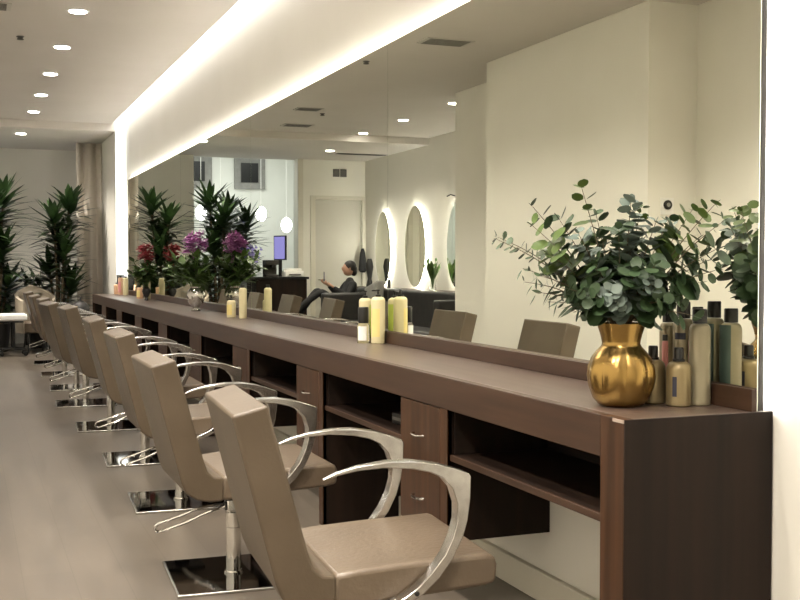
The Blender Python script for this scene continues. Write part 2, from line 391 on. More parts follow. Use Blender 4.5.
# ------------------------------------------------------------------ styling chairs
def make_chair():
    t = thing('salon_chair', 'x', 'chair', (0,0,0), 0, 'salon chairs in a row along the counter')
    W = .275
    # backrest incl. lower curve  (x forward, z up)
    outer = [(-.380,.905)]
    outer += [(-.380+.116*s, .905-.455*s) for s in (.25,.5,.75,1)]       # to (-.27,.45)
    outer += [(-.245,.405),(-.205,.378),(-.15,.366),(-.10,.368)]
    inner = [(-.10,.462),(-.135,.466),(-.160,.486),(-.176,.53)]
    inner += [(-.176-.108*s, .53+.40*s) for s in (.33,.66,1)]             # to (-.321,.93)
    b = MB().prism(outer+inner, -W, W)
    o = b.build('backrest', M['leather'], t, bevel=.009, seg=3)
    # top stitching
    for s in (-1,1): MB().tube([(-.374,s*(W-.006),.902),(-.284,s*(W-.006),.925)], .0022, 6).build('piping', M['leather'], o)
    seat = [(-.104,.368),(.33,.394),(.366,.402),(.370,.455),(.363,.478),(.34,.486),(.10,.478),(-.04,.470),(-.104,.462)]
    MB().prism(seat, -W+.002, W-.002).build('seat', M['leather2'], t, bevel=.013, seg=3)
    # arms
    outl = [(-.145,.732),(-.11,.747),(-.05,.762),(.03,.771),(.10,.770),(.17,.759),(.225,.742),(.262,.728),(.268,.720),
            (.266,.66),(.258,.60),(.243,.55),(.217,.495),(.178,.445),(.132,.405),(.09,.380),(.045,.366)]
    inn = [(.040,.386),(.08,.400),(.115,.423),(.155,.461),(.192,.508),(.215,.554),(.228,.60),(.228,.645),(.214,.688),(.186,.720),(.15,.737),(.10,.749),(.02,.755),(-.05,.750),(-.10,.740),(-.145,.726)]
    for s in (-1,1):
        a = MB().prism(outl+inn, -.025, .025)
        for v in a.bm.verts:
            x,y,z = v.co
            # blade tapers to the rear tip, and loop pinches in below
            k = 1.0
            if z > .69 and x < .1: k = .22+.78*max(0,(x+.145)/.245)
            if z < .5: k = .85
            v.co.y = y*k + s*.303
        ar = a.build('armrest', M['alu'], t, bevel=.005, seg=3)
        MB().tube([(.065,s*.298,.388),(.03,s*.288,.362),(.0,s*.22,.352),(-.01,s*.10,.354)], [.014,.014,.012,.010], 10).build('arm_bracket', M['alu'], ar)
        MB().lathe([(.007,0),(.007,.003),(.004,.004)], 12).build('bolt', M['black'], ar).matrix_local = Matrix.Translation((.112,s*.3245,.409)) @ Matrix.Rotation(-s*PI/2,4,'X')
    # mechanism, column, base
    MB().box(-.11,.11,-.11,.11,.345,.364).box(-.04,.04,-.035,.035,.315,.345).build('seat_plate', M['black'], t, bevel=.004)
    col = MB().lathe([(.040,.013),(.040,.020),(.031,.022),(.031,.20),(.033,.202),(.033,.262)], 24).build('column', M['chrome'], t)
    MB().box(-.031,.031,-.031,.031,.2625,.318).build('pump_block', M['chrome'], t, bevel=.004)
    MB().box(-.036,-.0312,-.010,.010,.272,.308).build('pump_slot', M['black'], t)
    lv=[]
    A = Vector((-.035,0,.292)); B = Vector((-.300,.050,.205)); dd=(B-A); side = Vector((-.12,-.35,.75)).normalized()
    n=10
    for i in range(n+1):
        s = i/n; lv.append(A+dd*s + side*(.008+.014*min(1,s*2)) + Vector((0,0,.007*math.sin(PI*min(1,s*1.6)))))
    lv.append(B+dd.normalized()*.014+side*.014); lv.append(B+dd.normalized()*.018); lv.append(B+dd.normalized()*.014-side*.014)
    for i in range(n,-1,-1):
        s = i/n; lv.append(A+dd*s - side*(.008+.014*min(1,s*2)) + Vector((0,0,.007*math.sin(PI*min(1,s*1.6)))))
    MB().tube(lv, .0058, 8, closed=True).build('foot_lever', M['chrome'], t)
    bp_ = MB().box(-.265,.265,-.265,.265,0,.0125).build('base_plate', M['plate_rim'], t, bevel=.003)
    MB().box(-.256,.256,-.256,.256,.0127,.0132).build('polished_top', M['plate'], bp_, smooth=False)
    return t
chair0 = make_chair()
cx = [1.034,1.025,1.08,1.095,1.06,1.02,1.06,1.06,1.07]
cy = [3.06,4.507,6.03,7.44,9.02,10.60,11.99,13.53,15.16]
cr = [-4,0,0,-1,2,5,1,1,1]
ch_ = [0,.005,.02,.03,.05,.03,.03,.02,.02]
for i in range(9):
    o = chair0 if i == 0 else copy_tree(chair0)
    o.location = (cx[i],cy[i],0); o.rotation_euler.z = R(cr[i])
    for c_ in children(o):
        kind_ = c_.name.split('.')[0]
        if kind_ in ('base_plate','foot_lever'): c_.rotation_euler.z = R(-3-cr[i])
        if kind_ == 'column': c_.scale.z = 1+ch_[i]/.262
        elif kind_ != 'base_plate': c_.location.z += ch_[i]
    o['label'] = 'taupe leather salon chair with looping aluminium arms, ' + ('nearest the camera' if i==0 else 'farthest along the counter' if i==8 else ORD[i]+' in the row')

# ------------------------------------------------------------------ bottles
def bottle_mesh(body_r, body_h, neck_r, shoulder, m, parent, foot=.004, n=20):
    pr = [(body_r*.9,0),(body_r,foot)]
    pr += [(body_r,body_h)]
    for k in range(1,7):
        a = PI/2*k/6
        pr.append((neck_r+(body_r-neck_r)*math.cos(a), body_h+shoulder*math.sin(a)))
    MB().lathe(pr, n).build('bottle_body', m, parent)
def wrap(parent, name, r, z0, z1, a0, a1, m, n=12):
    mb = MB(); lo=[]; hi=[]
    for i in range(n+1):
        a = a0+(a1-a0)*i/n
        lo.append(mb.bm.verts.new((r*math.cos(a), r*math.sin(a), z0))); hi.append(mb.bm.verts.new((r*math.cos(a), r*math.sin(a), z1)))
    for i in range(n): mb.bm.faces.new((lo[i],lo[i+1],hi[i+1],hi[i]))
    return mb.build(name, m, parent)
def tall_bottle(x,y,h,r,label,m,cap_r,cap_h,labs=(),rot=0,name='spray_can', group='bottles at the near station'):
    t = thing(name, label, 'bottle', (x,y,HT+.0005), rot, group)
    sh = r*.8
    bottle_mesh(r, h-cap_h-sh-.002, cap_r*.96, sh, m, t)
    MB().lathe([(cap_r,h-cap_h),(cap_r,h-.004),(cap_r*.92,h)], 20).build('cap', M['black'], t)
    for (z0,z1,a0,a1,mm) in labs: wrap(t,'label_patch', r+.0006, z0,z1,a0,a1,mm)
    return t
tall_bottle(2.013,2.695,.284,.0325,'tall pale gold spray can with black cap, in front by the ledge',M['bottle'],.0205,.042,
    [(.05,.235,-.9,1.1,M['teal_lab']),(.12,.19,2.45,2.75,M['pink'])])
tall_bottle(2.013,2.775,.303,.0310,'tallest pale gold spray can with black cap, behind the front can',M['bottle'],.0205,.050,
    [(.05,.235,-.9,1.1,M['teal_lab']),(.19,.21,3.2,4.3,M['navy_lab'])])
tall_bottle(2.014,2.855,.283,.0260,'slimmer pale spray can with black cap, farthest back of the three cans',M['bottle'],.0170,.046)
tall_bottle(1.965,2.800,.203,.0095,'slim pink tube bottle with small black cap between the cans and the vase',M['pink'],.0085,.018,name='tube_bottle')
def short_bottle(x,y,label):
    t = thing('short_bottle', label, 'bottle', (x,y,HT+.0005), 0, 'bottles at the near station')
    bottle_mesh(.037,.105,.016,.026,M['bottle2'],t)
    MB().lathe([(.018,.131),(.018,.137),(.0145,.139),(.0145,.168),(.012,.172)],18).build('cap', M['black'], t)
    wrap(t,'label_patch',.0376,.03,.088,3.6,3.95,M['navy_lab'])
    wrap(t,'back_label',.0376,.02,.095,-.6,.6,M['navy_lab'])
    return t
short_bottle(1.943,2.700,'short squat gold bottle with black nozzle, nearer the cans')
short_bottle(1.912,2.785,'short squat gold bottle with black nozzle, half hidden behind the gold vase')

def pump_bottle(x,y,h,r,m,label,group,labm=None,pump=True,name='pump_bottle'):
    t = thing(name, label, 'bottle', (x,y,HT+.0005), 0, group)
    bottle_mesh(r, h-.02, r*.45, .02, m, t, n=16)
    if pump:
        MB().lathe([(r*.42,h),(r*.42,h+.012),(.005,h+.014),(.005,h+.03),(.010,h+.031),(.010,h+.038)],12).tube([(0,0,h+.034),(-.035,0,h+.032)],.004,6).build('pump_head', M['black'], t)
    else:
        MB().lathe([(r*.5,h),(r*.5,h+.02),(r*.4,h+.022)],12).build('cap', M['black'], t)
    if labm: wrap(t,'label_patch', r+.0006, h*.15, h*.75, 3.2, 4.6, labm)
    return t
pump_bottle(2.006,5.41,.245,.037,M['cream'],'tall cream shampoo bottle with black pump beside the clear bottle','bottles at the second station',M['yellow_lab'])
wb = pump_bottle(1.985,5.55,.235,.034,M['cream'],'tall cream bottle with black pump half hidden behind another','bottles at the second station')
wrap(wb,'back_label',.0346,.02,.2,-1.2,1.2,M['green_lab'])
t = thing('clear_bottle','short clear bottle with tall black cap and white label beside the cream bottle','bottle',(1.945,5.47,HT+.0005),0,'bottles at the second station')
MB().lathe([(.030,0),(.033,.004),(.033,.095),(.024,.105)],18).build('bottle_body',M['glassy'],t)
MB().lathe([(.027,.106),(.028,.11),(.028,.185),(.025,.19)],18).build('cap',M['black'],t)
wrap(t,'label_patch',.0338,.015,.09,3.4,4.9,M['white_lab'])
pump_bottle(1.925,8.50,.135,.036,M['cream'],'short yellow bottle with dark pump left of the tall cream bottle, mid counter','bottles at the third station',M['yellow_lab'])
pump_bottle(1.970,8.30,.235,.030,M['cream'],'tall plain cream bottle beside the short yellow one, mid counter','bottles at the third station',None,False,'cream_bottle')
pump_bottle(1.955,13.60,.135,.040,M['peach'],'short peach bottle beside tall white ones, farther along the counter','bottles at the fourth station',M['yellow_lab'],False,'short_bottle')
pump_bottle(1.985,13.20,.255,.036,M['cream'],'tall cream bottle beside the short peach bottle','bottles at the fourth station',None,True,'cream_bottle')
pump_bottle(1.935,15.62,.14,.045,M['peach'],'small peach jar bottle at the far end of the counter','bottles at the far station',None,False,'short_bottle')
pump_bottle(1.955,15.38,.235,.036,M['peach'],'tall peach bottle at the far end of the counter','bottles at the far station',M['pink'],False,'tall_bottle')
pump_bottle(1.975,15.05,.235,.036,M['cream'],'tall cream bottle at the far end, right of the peach one','bottles at the far station',None,False,'tall_bottle')

t = thing('black_display_box','black upright box against the mirror behind the farthest bottles','box',(2.005,15.77,HT+.0005))
MB().box(-.05,.05,-.05,.05,0,.27).build('box_body',M['black'],t,bevel=.004)
MB().box(-.0515,-.0502,-.03,.03,.05,.12).build('label_patch',M['yellow_lab'],t)
# ------------------------------------------------------------------ gold vase + eucalyptus
VX,VY = 1.790,2.770
v = thing('gold_vase','brushed gold gourd-shaped vase with a flared neck on the counter end','vase',(VX,VY,HT+.0005))
pr = [(.052,0),(.066,.004),(.082,.022),(.094,.055),(.0985,.088),(.096,.115),(.087,.140),(.073,.160),(.060,.174),(.0555,.183),(.057,.192),(.061,.21),(.067,.228),(.071,.243),(.068,.243),(.058,.215),(.052,.19)]
MB().lathe(pr, 144, lobes=8, amp=.045, lobe_rng=(.015,.178)).build('vase_body', M['gold'], v, angle=60)

rr = random.Random(11)
eb = thing('eucalyptus_bouquet','large bunch of green and silvery eucalyptus stems standing in the gold vase','plant',(VX,VY,HT+.19))
rx = Vector((.9304,-.3665,0)); dz = Vector((.3665,.9304,0)); uz = Vector((0,0,1))
Z0 = Vector((0,0,.02))
def branch(u, h, e, kind, leafsize, npairs, sag=0.0, name='branch', t0=.25, dens=1.0):
    """u right, h up above rim, e depth away"""
    tip = rx*u + dz*e + uz*(h+.053)
    base = Z0 + Vector((rr.uniform(-.02,.02), rr.uniform(-.02,.02), -.15))
    rim = Vector((tip.x*.10, tip.y*.10, .055))
    if rim.xy.length > .04: rim.xy = rim.xy.normalized()*.04
    pts = [base]
    for i in range(11):
        s = i/10
        p = rim.lerp(tip, s) + uz*(.16*math.sin(PI*s)*(abs(u)+abs(e))*(.5-sag))
        pts.append(p)
    # keep clear of the mirror
    for p in pts:
        if p.x+VX > XM-.03: p.x = XM-.03-VX
    st = MB().tube(pts, [.0028]+[.0026-.0018*i/10 for i in range(11)], 5).build('branch', M['stem'], eb)
    mb = MB()
    for k in range(npairs):
        s = t0+(1-t0)*k/(npairs-1) if npairs>1 else 1
        f = s*10; i0 = min(9,int(f)); fr = f-i0
        p = pts[1+i0].lerp(pts[2+i0], fr); d = (pts[2+i0]-pts[1+i0]).normalized()
        ls = leafsize*(1.0-.35*max(0,s-.5)*2)*rr.uniform(.75,1.2)
        a0 = k*PI/2*1.1+rr.uniform(-.3,.3)
        o1 = d.cross(Vector((.3,.5,.81))).normalized(); o2 = d.cross(o1)
        for q in (0,PI):
            if rr.random() > dens: continue
            o = o1*math.cos(a0+q)+o2*math.sin(a0+q)
            dirn = (o + d*rr.uniform(.1,.7) + uz*rr.uniform(-.15,.25)).normalized()
            if kind == 'w': L,Wd,shape,n = ls*1.7, ls*.36,'lance',5
            else: L,Wd,shape,n = ls*1.3, ls*1.3*rr.uniform(.8,.98),'oval',6
            e0 = p+dirn*.006
            if (e0+dirn*L).x+VX > XM-.006: continue
            mb.leaf(e0, dirn, L, Wd, rr.uniform(-.1,.25), n, shape, up=(d*1.0+Vector((rr.uniform(-.5,.5),rr.uniform(-.5,.5),rr.uniform(-.3,.5)))).normalized())
        if s > .97 and kind!='w':
            mb.leaf(p, d, ls*.8, ls*.7, .1, 6, 'oval')
    lm = {'g':M['euc_g'],'b':M['euc_b'],'s':M['euc_s'],'w':M['euc_g']}[kind]
    mb.build('leaves', lm, st, angle=80)
S = .00293
def PX(px,py): return ((px-622)*S, (325-py)*S)
B = [ # right offset, height, depth as 1/341 m steps, kind, leaf size, leaf pairs
 (496,241,-.02,'g',.026,13),(500,238,.08,'g',.024,12),(534,208,.03,'g',.046,8),(530,228,-.06,'b',.044,5),(583,190,.02,'b',.040,6),
 (560,222,.00,'g',.048,10),(574,236,-.08,'s',.042,11),(545,255,-.06,'b',.052,8),
 (600,216,.06,'g',.042,11),(625,206,-.08,'s',.046,18),(632,214,-.04,'s',.046,17),(612,232,-.10,'g',.044,12),
 (648,208,.10,'b',.034,8),(653,224,-.04,'s',.042,13),(672,222,.04,'g',.038,11),(679,226,.06,'s',.038,13),(692,212,.00,'b',.044,7),(706,208,-.09,'b',.038,7),(712,224,-.12,'g',.028,8),
 (688,243,-.08,'b',.060,6),(704,252,-.12,'g',.062,8),(700,264,-.04,'g',.050,9),(706,272,-.10,'g',.048,9),(694,284,-.06,'g',.050,8),
 (590,266,-.10,'g',.052,9),(565,290,-.08,'g',.050,8),(582,296,-.12,'g',.048,8),(600,292,-.14,'s',.036,13),(608,302,-.12,'s',.034,10),(577,308,-.05,'g',.046,7),
 (625,272,-.14,'g',.050,9),(645,266,-.14,'g',.048,10),(640,285,-.15,'s',.034,10),(664,296,-.11,'g',.046,8),(652,302,-.13,'g',.044,7),(686,316,-.08,'g',.052,5),
 (522,270,-.02,'w',.040,9),(536,294,-.02,'w',.040,9),(552,304,.02,'w',.038,8),(527,284,.05,'w',.038,8),(540,278,-.06,'w',.040,8),
 (606,238,.18,'g',.046,9),(640,242,.20,'g',.044,10),(575,270,.14,'g',.046,8),(640,262,.10,'g',.050,10),(605,266,.08,'g',.050,10),(660,280,.06,'g',.050,8)]
for (px,py,e,kd,ls,n) in B:
    u,h = PX(px,py)
    t0 = .22 if kd!='b' else .55
    branch(u,h,e,kd,ls,n, t0=t0, dens=.92 if kd!='b' else .8)

# ------------------------------------------------------------------ silver vase arrangements on the counter
def arrangement(x,y,vr,hh,flower,label_v,label_p,nleaf=170,spread=.24,base_z=HT+.0005,vname='silver_vase',flower_side=0,vm='silver'):
    v = thing(vname,label_v,'vase',(x,y,base_z))
    MB().lathe([(vr*.45,0),(vr*.5,.006),(vr*.3,.03),(vr*.75,.07),(vr,.07+vr*.7),(vr*.85,.07+vr*1.3),(vr*.55,.07+vr*1.6),(vr*.6,.07+vr*1.75)],20).build('vase_body',M[vm],v)
    top = .07+vr*1.75
    p = thing('flower_arrangement',label_p,'flowers',(x,y,base_z+top-.03))
    r2 = random.Random(int(y*100)); st = MB(); lf = MB()
    for i in range(34):
        a = r2.uniform(0,2*PI); rad = spread*math.sqrt(r2.random()); zt = r2.uniform(.10,hh*.66)
        tip = Vector((min(rad*math.cos(a), XM-.05-x), rad*math.sin(a), zt))
        st.tube([(0,0,-.05),(tip.x*.3,tip.y*.3,zt*.5),tip],.004,5)
        for k in range(nleaf//34+2):
            d = Vector((r2.uniform(-1,1),r2.uniform(-1,1),r2.uniform(-.3,1))).normalized()
            s = r2.uniform(.35,1)
            q = Vector((tip.x*s, tip.y*s, zt*s**.8))
            if (q+d*.12).x + x > XM-.01: d.x = -abs(d.x)
            lf.leaf(q,d,r2.uniform(.08,.14),r2.uniform(.035,.07),.2,4,'lance')
    st.build('stems',M['gstem'],p); lf.build('leaves',M['bush'],p)
    for j in range(5):
        fl = MB(); a = 2*PI*j/5+.4
        cxx = min(spread*.22*math.cos(a), XM-.1-x); cyy = spread*.5*math.sin(a)+flower_side
        fl.tube([(0,0,0),(cxx*.5,cyy*.5,hh*.75),(cxx,cyy,hh*.92)],.004,5)
        for q in range(12):
            c = Vector((min(cxx+r2.uniform(-.04,.04),XM-.06-x), cyy+r2.uniform(-.06,.06), hh*r2.uniform(.66,1.0)))
            for pz in range(5):
                aa = 2*PI*pz/5; dd = Vector((math.cos(aa)*.5-.2,math.sin(aa),.5*math.cos(aa)+.2))
                if (c+dd.normalized()*.05).x + x > XM-.01: dd.x=-abs(dd.x)
                fl.leaf(c,dd,.048,.044,.05,4,'oval')
        fl.build('orchid_spray',flower,p)
arrangement(1.895,9.78,.085,.50,M['magenta'],'round silvery glass vase on a short foot, mid counter','magenta orchids over green leaves in the silvery vase mid counter')

arrangement(1.920,12.85,.05,.50,M['red'],'small dark vase behind the peach and cream bottles, far counter','red orchids over dark leaves in the vase near the far end of the counter',spread=.2,vname='dark_vase',vm='pot')
# ------------------------------------------------------------------ dracaenas
def dracaena(x,y,hgt,label,seed,spread=.33,low=.75):
    r2 = random.Random(seed)
    t = thing('potted_dracaena',label,'plant',(x,y,0),0,'tall dracaena plants at the far end')
    MB().lathe([(.15,0),(.16,.01),(.20,.40),(.205,.42),(.185,.42),(.175,.37)],24).build('pot',M['pot'],t)
    MB().lathe([(.172,.365),(.17,.38)],20).build('soil',M['soil'],t)
    heads = []
    for i in range(6):
        a = 2*PI*i*2/6+i*.5+r2.uniform(-.4,.4); zt = hgt*(.40,.50,.60,.69,.78,.86)[i]-.06
        bx_,by_ = .06*math.cos(a), .06*math.sin(a); tx,ty = .16*math.cos(a), .16*math.sin(a)
        MB().tube([(bx_,by_,.36),(bx_*1.3,by_*1.3,zt*.5),(tx,ty,zt)],[.024,.02,.016],8).build('trunk',M['bark'],t)
        heads.append((tx,ty,zt,i))
    for (tx,ty,zt,i) in heads:
        mb = MB()
        for k in range(64):
            s = k/64
            a = k*2.4+r2.uniform(-.2,.2)
            z = zt-.46*(1-s)+.02
            el = .08+1.15*s**2.6+r2.uniform(-.18,.18)
            L = (.50-.08*s)*r2.uniform(.75,1.1)*(spread/.33)
            d = Vector((math.cos(a)*math.cos(el), math.sin(a)*math.cos(el), math.sin(el)))
            if k > 60: L *= .85
            mb.leaf((tx,ty,z), d, L, r2.uniform(.080,.105), r2.uniform(.0,.24), 5, 'strap')
        mb.build('leaf_crown',M['dleaf'],t,angle=80)
    return t
dracaena(1.30,17.35,2.68,'tall leafy dracaena in front of the beige far wall beside the pale curtain',3)
dracaena(.40,17.40,2.76,'tall leafy dracaena cut by the left edge of the photo',5,.36)
dracaena(-.25,18.85,2.7,'tall dracaena standing at the opening to the bright front room',9,.34)

def bushy(x,y,h,r,label,seed,n=160,m='bush',potr=.16,poth=.34):
    r2 = random.Random(seed)
    t = thing('potted_bush',label,'plant',(x,y,0))
    MB().lathe([(potr*.75,0),(potr,poth),(potr*.9,poth),(potr*.88,poth-.03)],20).build('pot',M['pot'],t)
    st = MB(); lf = MB()
    for i in range(18):
        a = r2.uniform(0,2*PI); rad = r*r2.random()**.6; zt = poth+(h-poth)*r2.uniform(.5,1)
        tip = Vector((rad*math.cos(a),rad*math.sin(a),zt)); st.tube([(0,0,poth-.03),(tip.x*.4,tip.y*.4,(poth+zt)/2),tip],.006,5)
        for k in range(n//18):
            s = r2.uniform(.4,1); d = Vector((r2.uniform(-1,1),r2.uniform(-1,1),r2.uniform(-.2,1.2))).normalized()
            lf.leaf((tip.x*s,tip.y*s,poth+(zt-poth)*s),d,r2.uniform(.14,.24),r2.uniform(.05,.08),.25,4,'lance')
    st.build('stems',M['gstem'],t); lf.build('leaves',M[m],t)
    return t
bushy(1.02,18.0,1.22,.26,'low dark leafy pot plant before the black console table, left of the tall dracaena',21,200,'dleaf')
bushy(.42,18.1,1.2,.28,'low dark leafy pot plant at the left edge beside the white bench',22,220,'dleaf')

# red and violet flowers near the far end (seen in the mirror)
def orchid_pot(x,y,zb,hh,m,label,seed):
    r2 = random.Random(seed)
    p = thing('potted_orchid',label,'flowers',(x,y,zb))
    MB().lathe([(.06,0),(.09,.14),(.08,.14),(.075,.12)],16).build('pot',M['white'],p)
    lf=MB()
    for i in range(16):
        a=r2.uniform(0,2*PI); lf.leaf((0,0,.12),(math.cos(a),math.sin(a),.9),.24,.06,.5,5,'lance')
    lf.build('leaves',M['bush'],p)
    for j in range(4):
        fl=MB(); a=2*PI*j/4; ex,ey=.12*math.cos(a),.12*math.sin(a)
        fl.tube([(0,0,.1),(ex*.4,ey*.4,hh*.8),(ex,ey,hh-.05)],.004,5)
        for q in range(12):
            c=Vector((ex+r2.uniform(-.1,.1),ey+r2.uniform(-.1,.1),hh-r2.uniform(0,.25)))
            for pz in range(5):
                aa=2*PI*pz/5; fl.leaf(c,(.5*math.cos(aa)+.3,math.sin(aa),math.cos(aa)),.05,.045,.05,4,'oval')
        fl.build('orchid_spray',m,p)
orchid_pot(-.24,18.02,1.091,.52,M['violet'],'violet orchids in a white pot on the left end of the reception desk',32)

# ------------------------------------------------------------------ far-end furniture
t = thing('console_table','thin black console table against the beige far wall behind the plants','table',(1.0,18.78,0))
MB().box(-.55,.52,-.17,.17,1.02,1.06).build('table_top',M['black'],t,bevel=.003)
for sx in (-.52,-.12,.49):
    for sy in (-1,1): box(sx-.018,sx+.018,sy*.15-.018,sy*.15+.018,0,1.0195).build('leg',M['black'],t)
t = thing('tub_chair','cream tub armchair half hidden behind the farthest salon chair','chair',(.93,17.0,0),R(-80))
MB().lathe([(.22,.30),(.25,.32),(.25,.44),(.22,.47)],24).build('seat',M['leather2'],t)
pp=[]
for i in range(17):
    a = PI*.28+PI*1.44*i/16; pp.append((.25*math.cos(a),.25*math.sin(a),.66))
bk = MB(); ring=[]
for i in range(17):
    a = PI*.28+PI*1.44*i/16; hh=.98-.22*abs(i-8)/8
    ring.append([bk.bm.verts.new((rr_*math.cos(a),rr_*math.sin(a),z)) for rr_,z in ((.235,.30),(.275,.30),(.285,hh),(.265,hh+.02),(.245,hh))])
for a,b in zip(ring,ring[1:]):
    for k in range(5): bk.bm.faces.new((a[k],a[(k+1)%5],b[(k+1)%5],b[k]))
bk.bm.faces.new(ring[0]); bk.bm.faces.new(ring[-1])
bk.build('backrest',M['curtain2'],t)
for i in range(4):
    a=PI/4+i*PI/2; MB().tube([(.16*math.cos(a),.16*math.sin(a),.31),(.2*math.cos(a),.2*math.sin(a),0.008)],[.014,.01],8).build('leg',M['black'],t)
t = thing('white_bench','white padded bench on black swivel castors at the left edge','bench',(.40,16.55,0),R(3))
MB().box(-.55,.38,-.19,.19,.50,.60).build('seat_pad',M['white'],t,bevel=.03,seg=4)
MB().box(-.50,.33,-.15,.15,.475,.4995).build('frame',M['black'],t)
for sx in (-.35,.2):
    MB().lathe([(.03,.10),(.03,.4745)],12,(sx,0,0)).tube([(sx-.16,-.12,.09),(sx,0,.11),(sx+.16,.12,.09)],.018,8).tube([(sx-.16,.12,.09),(sx,0,.11),(sx+.16,-.12,.09)],.018,8).build('pedestal',M['black'],t)
    for ax,ay in ((-.16,-.12),(.16,.12),(-.16,.12),(.16,-.12)):
        cst = MB().lathe([(.022,-.012),(.034,-.008),(.034,.008),(.022,.012)],14).build('castor',M['black'],t)
        cst.matrix_local = Matrix.Translation((sx+ax,ay,.036)) @ Matrix.Rotation(PI/2,4,'X')
t = thing('white_cabinet','low white cabinet at the end of the counter under the black bag','cabinet',(1.50,16.25,0))
MB().box(-.16,.16,-.2,.2,0,.55).build('cabinet_body',M['white'],t,bevel=.006)
MB().box(-.164,-.1605,-.19,.19,.02,.535).build('door',M['white'],t,bevel=.001)
t = thing('black_bag','rounded black bag with a grey front on the low white cabinet','bag',(1.50,16.25,.5505))
MB().ball((0,0,.10),(.13,.17,.13),20).build('bag_body',M['blackfab'],t)
for v_ in t.children[0].data.vertices:
    if v_.co.z < .0: v_.co.z = 0
MB().tube([(0,-.07,.20),(0,-.06,.28),(0,.06,.28),(0,.07,.20)],.007,8).build('bag_handle',M['blackfab'],t)
MB().ball((-.10,0,.09),(.04,.12,.07),16).build('front_pocket',M['greyfab'],t)

# reception desk
t = thing('reception_desk','dark brown reception desk with a black top near the door','desk',(-.72,18.05,0))
MB().box(-.45,.42,-.3,.3,0,1.05).build('desk_body',M['wood_dark'],t,bevel=.004)
MB().box(-.48,.60,-.33,.33,1.0505,1.09).build('desk_top',M['black'],t,bevel=.003)
MB().box(.421,.57,-.28,.28,0,1.05).build('desk_side',M['black'],t,bevel=.003)
t = thing('monitor','blue-violet lit screen on a stand on the reception desk','screen',(-.84,18.22,1.0905),R(-35))
MB().box(-.02,.02,-.13,.13,.28,.70).build('screen_housing',M['black'],t,bevel=.005)
MB().box(.0205,.0225,-.115,.115,.30,.68).build('screen_panel',M['screen'],t)
MB().box(-.012,.012,-.03,.03,.012,.2795).box(-.09,.09,-.1,.1,0,.012).build('screen_stand',M['black'],t)
t = thing('printer','white printer beside the lit screen on the reception desk','printer',(-.98,17.93,1.0905),0)
MB().box(-.16,.16,-.1,.12,0,.10).box(-.13,.13,-.08,.1,.10,.14).build('printer_body',M['white'],t,bevel=.008)
MB().box(-.1,.1,-.135,-.1005,.03,.045).build('paper_tray',M['black'],t)
t = thing('coffee_machine','small steel coffee machine at the left of the reception desk top','machine',(-.60,17.95,1.0905),0)
MB().box(-.11,.11,-.1,.12,0,.04).box(-.11,.11,.03,.12,.04,.26).box(-.11,.11,-.1,.12,.2,.28).build('machine_body',M['steel_edge'],t,bevel=.006)
MB().lathe([(.02,.15),(.03,.2)],14,(0,-.04,0)).build('brew_head',M['black'],t)

# pendants
for i,(x,y,z) in enumerate(((-.10,21.3,2.30),(-.55,21.6,2.12),(-1.42,21.8,2.32),(-1.95,21.8,2.10))):
    t = thing('pendant_lamp','glowing white glass pendant in the front room, '+['closest to the mirror wall','second from the mirror wall, hung low','third from the mirror wall, hung high','farthest from the mirror wall'][i],'lamp',(x,y,z),0,'glowing pendants in the front room')
    MB().ball((0,0,0),(.11,.11,.15),18).build('lamp_globe',M['pendant'],t)
    MB().tube([(0,0,.15),(0,0,3.9-z)],.006,6).build('cord',M['white'],t)
    MB().lathe([(.05,3.88-z),(.05,3.9-z)],14).build('ceiling_rose',M['white'],t)

# ------------------------------------------------------------------ left wall: console, arched mirrors, vase
t = thing('wall_console','long dark brown console counter under the arched mirrors','counter',(-2.52,16.6,0))
MB().box(-.165,.17,-2.3,2.3,.86,.90).build('console_top',M['wood_v'],t,bevel=.003)
MB().box(-.155,.14,-2.28,2.28,.70,.8595).build('console_apron',M['wood_dark'],t)
for yy in (-2.2,-.75,.75,2.2): box(-.15,.1,yy-.03,yy+.03,0,.6995).build('leg',M['wood_dark'],t)
def arch(y,z0,z1,w,label):
    t = thing('arched_mirror',label,'mirror',(-2.69,y,z0),0,'backlit arched mirrors')
    h = z1-z0; zc = h*.46
    def outline(s):
        pts=[]
        for i in range(40):
            a = 2*PI*i/40; up_ = math.sin(a)
            pts.append((w/2*s*math.cos(a), zc + (up_*(h-zc) if up_>0 else up_*zc)*s))
        return pts
    MB().prism(outline(1),.050,.056,'x').build('mirror_glass',M['mirror'],t,smooth=False)
    MB().prism(outline(.985),.040,.0495,'x').build('mirror_back',M['white'],t,smooth=False)
    o = outline(.93); MB().tube([(.024,p[0],p[1]) for p in o],.009,6,closed=True).build('led_ring',M['led_arch'],t)
    return t
arch(18.03,.93,2.22,.74,'oval-topped backlit wall mirror farthest along the left wall')
arch(16.55,.93,2.25,.88,'oval-topped backlit wall mirror in the middle of the three')
arch(14.85,.93,2.25,.84,'oval-topped backlit wall mirror nearest the wall corner')
t = thing('glass_vase','clear glass vase on the console between two arched mirrors','vase',(-2.48,15.45,.9005))
MB().lathe([(.05,0),(.055,.005),(.05,.10),(.07,.20),(.067,.20),(.047,.10),(.045,.012)],20).build('vase_body',M['glassy'],t)
t = thing('tulips','bunch of leafy green tulips in the clear vase on the console','flowers',(-2.48,15.45,.92))
r2 = random.Random(4); st=MB(); lf=MB(); bd=MB()
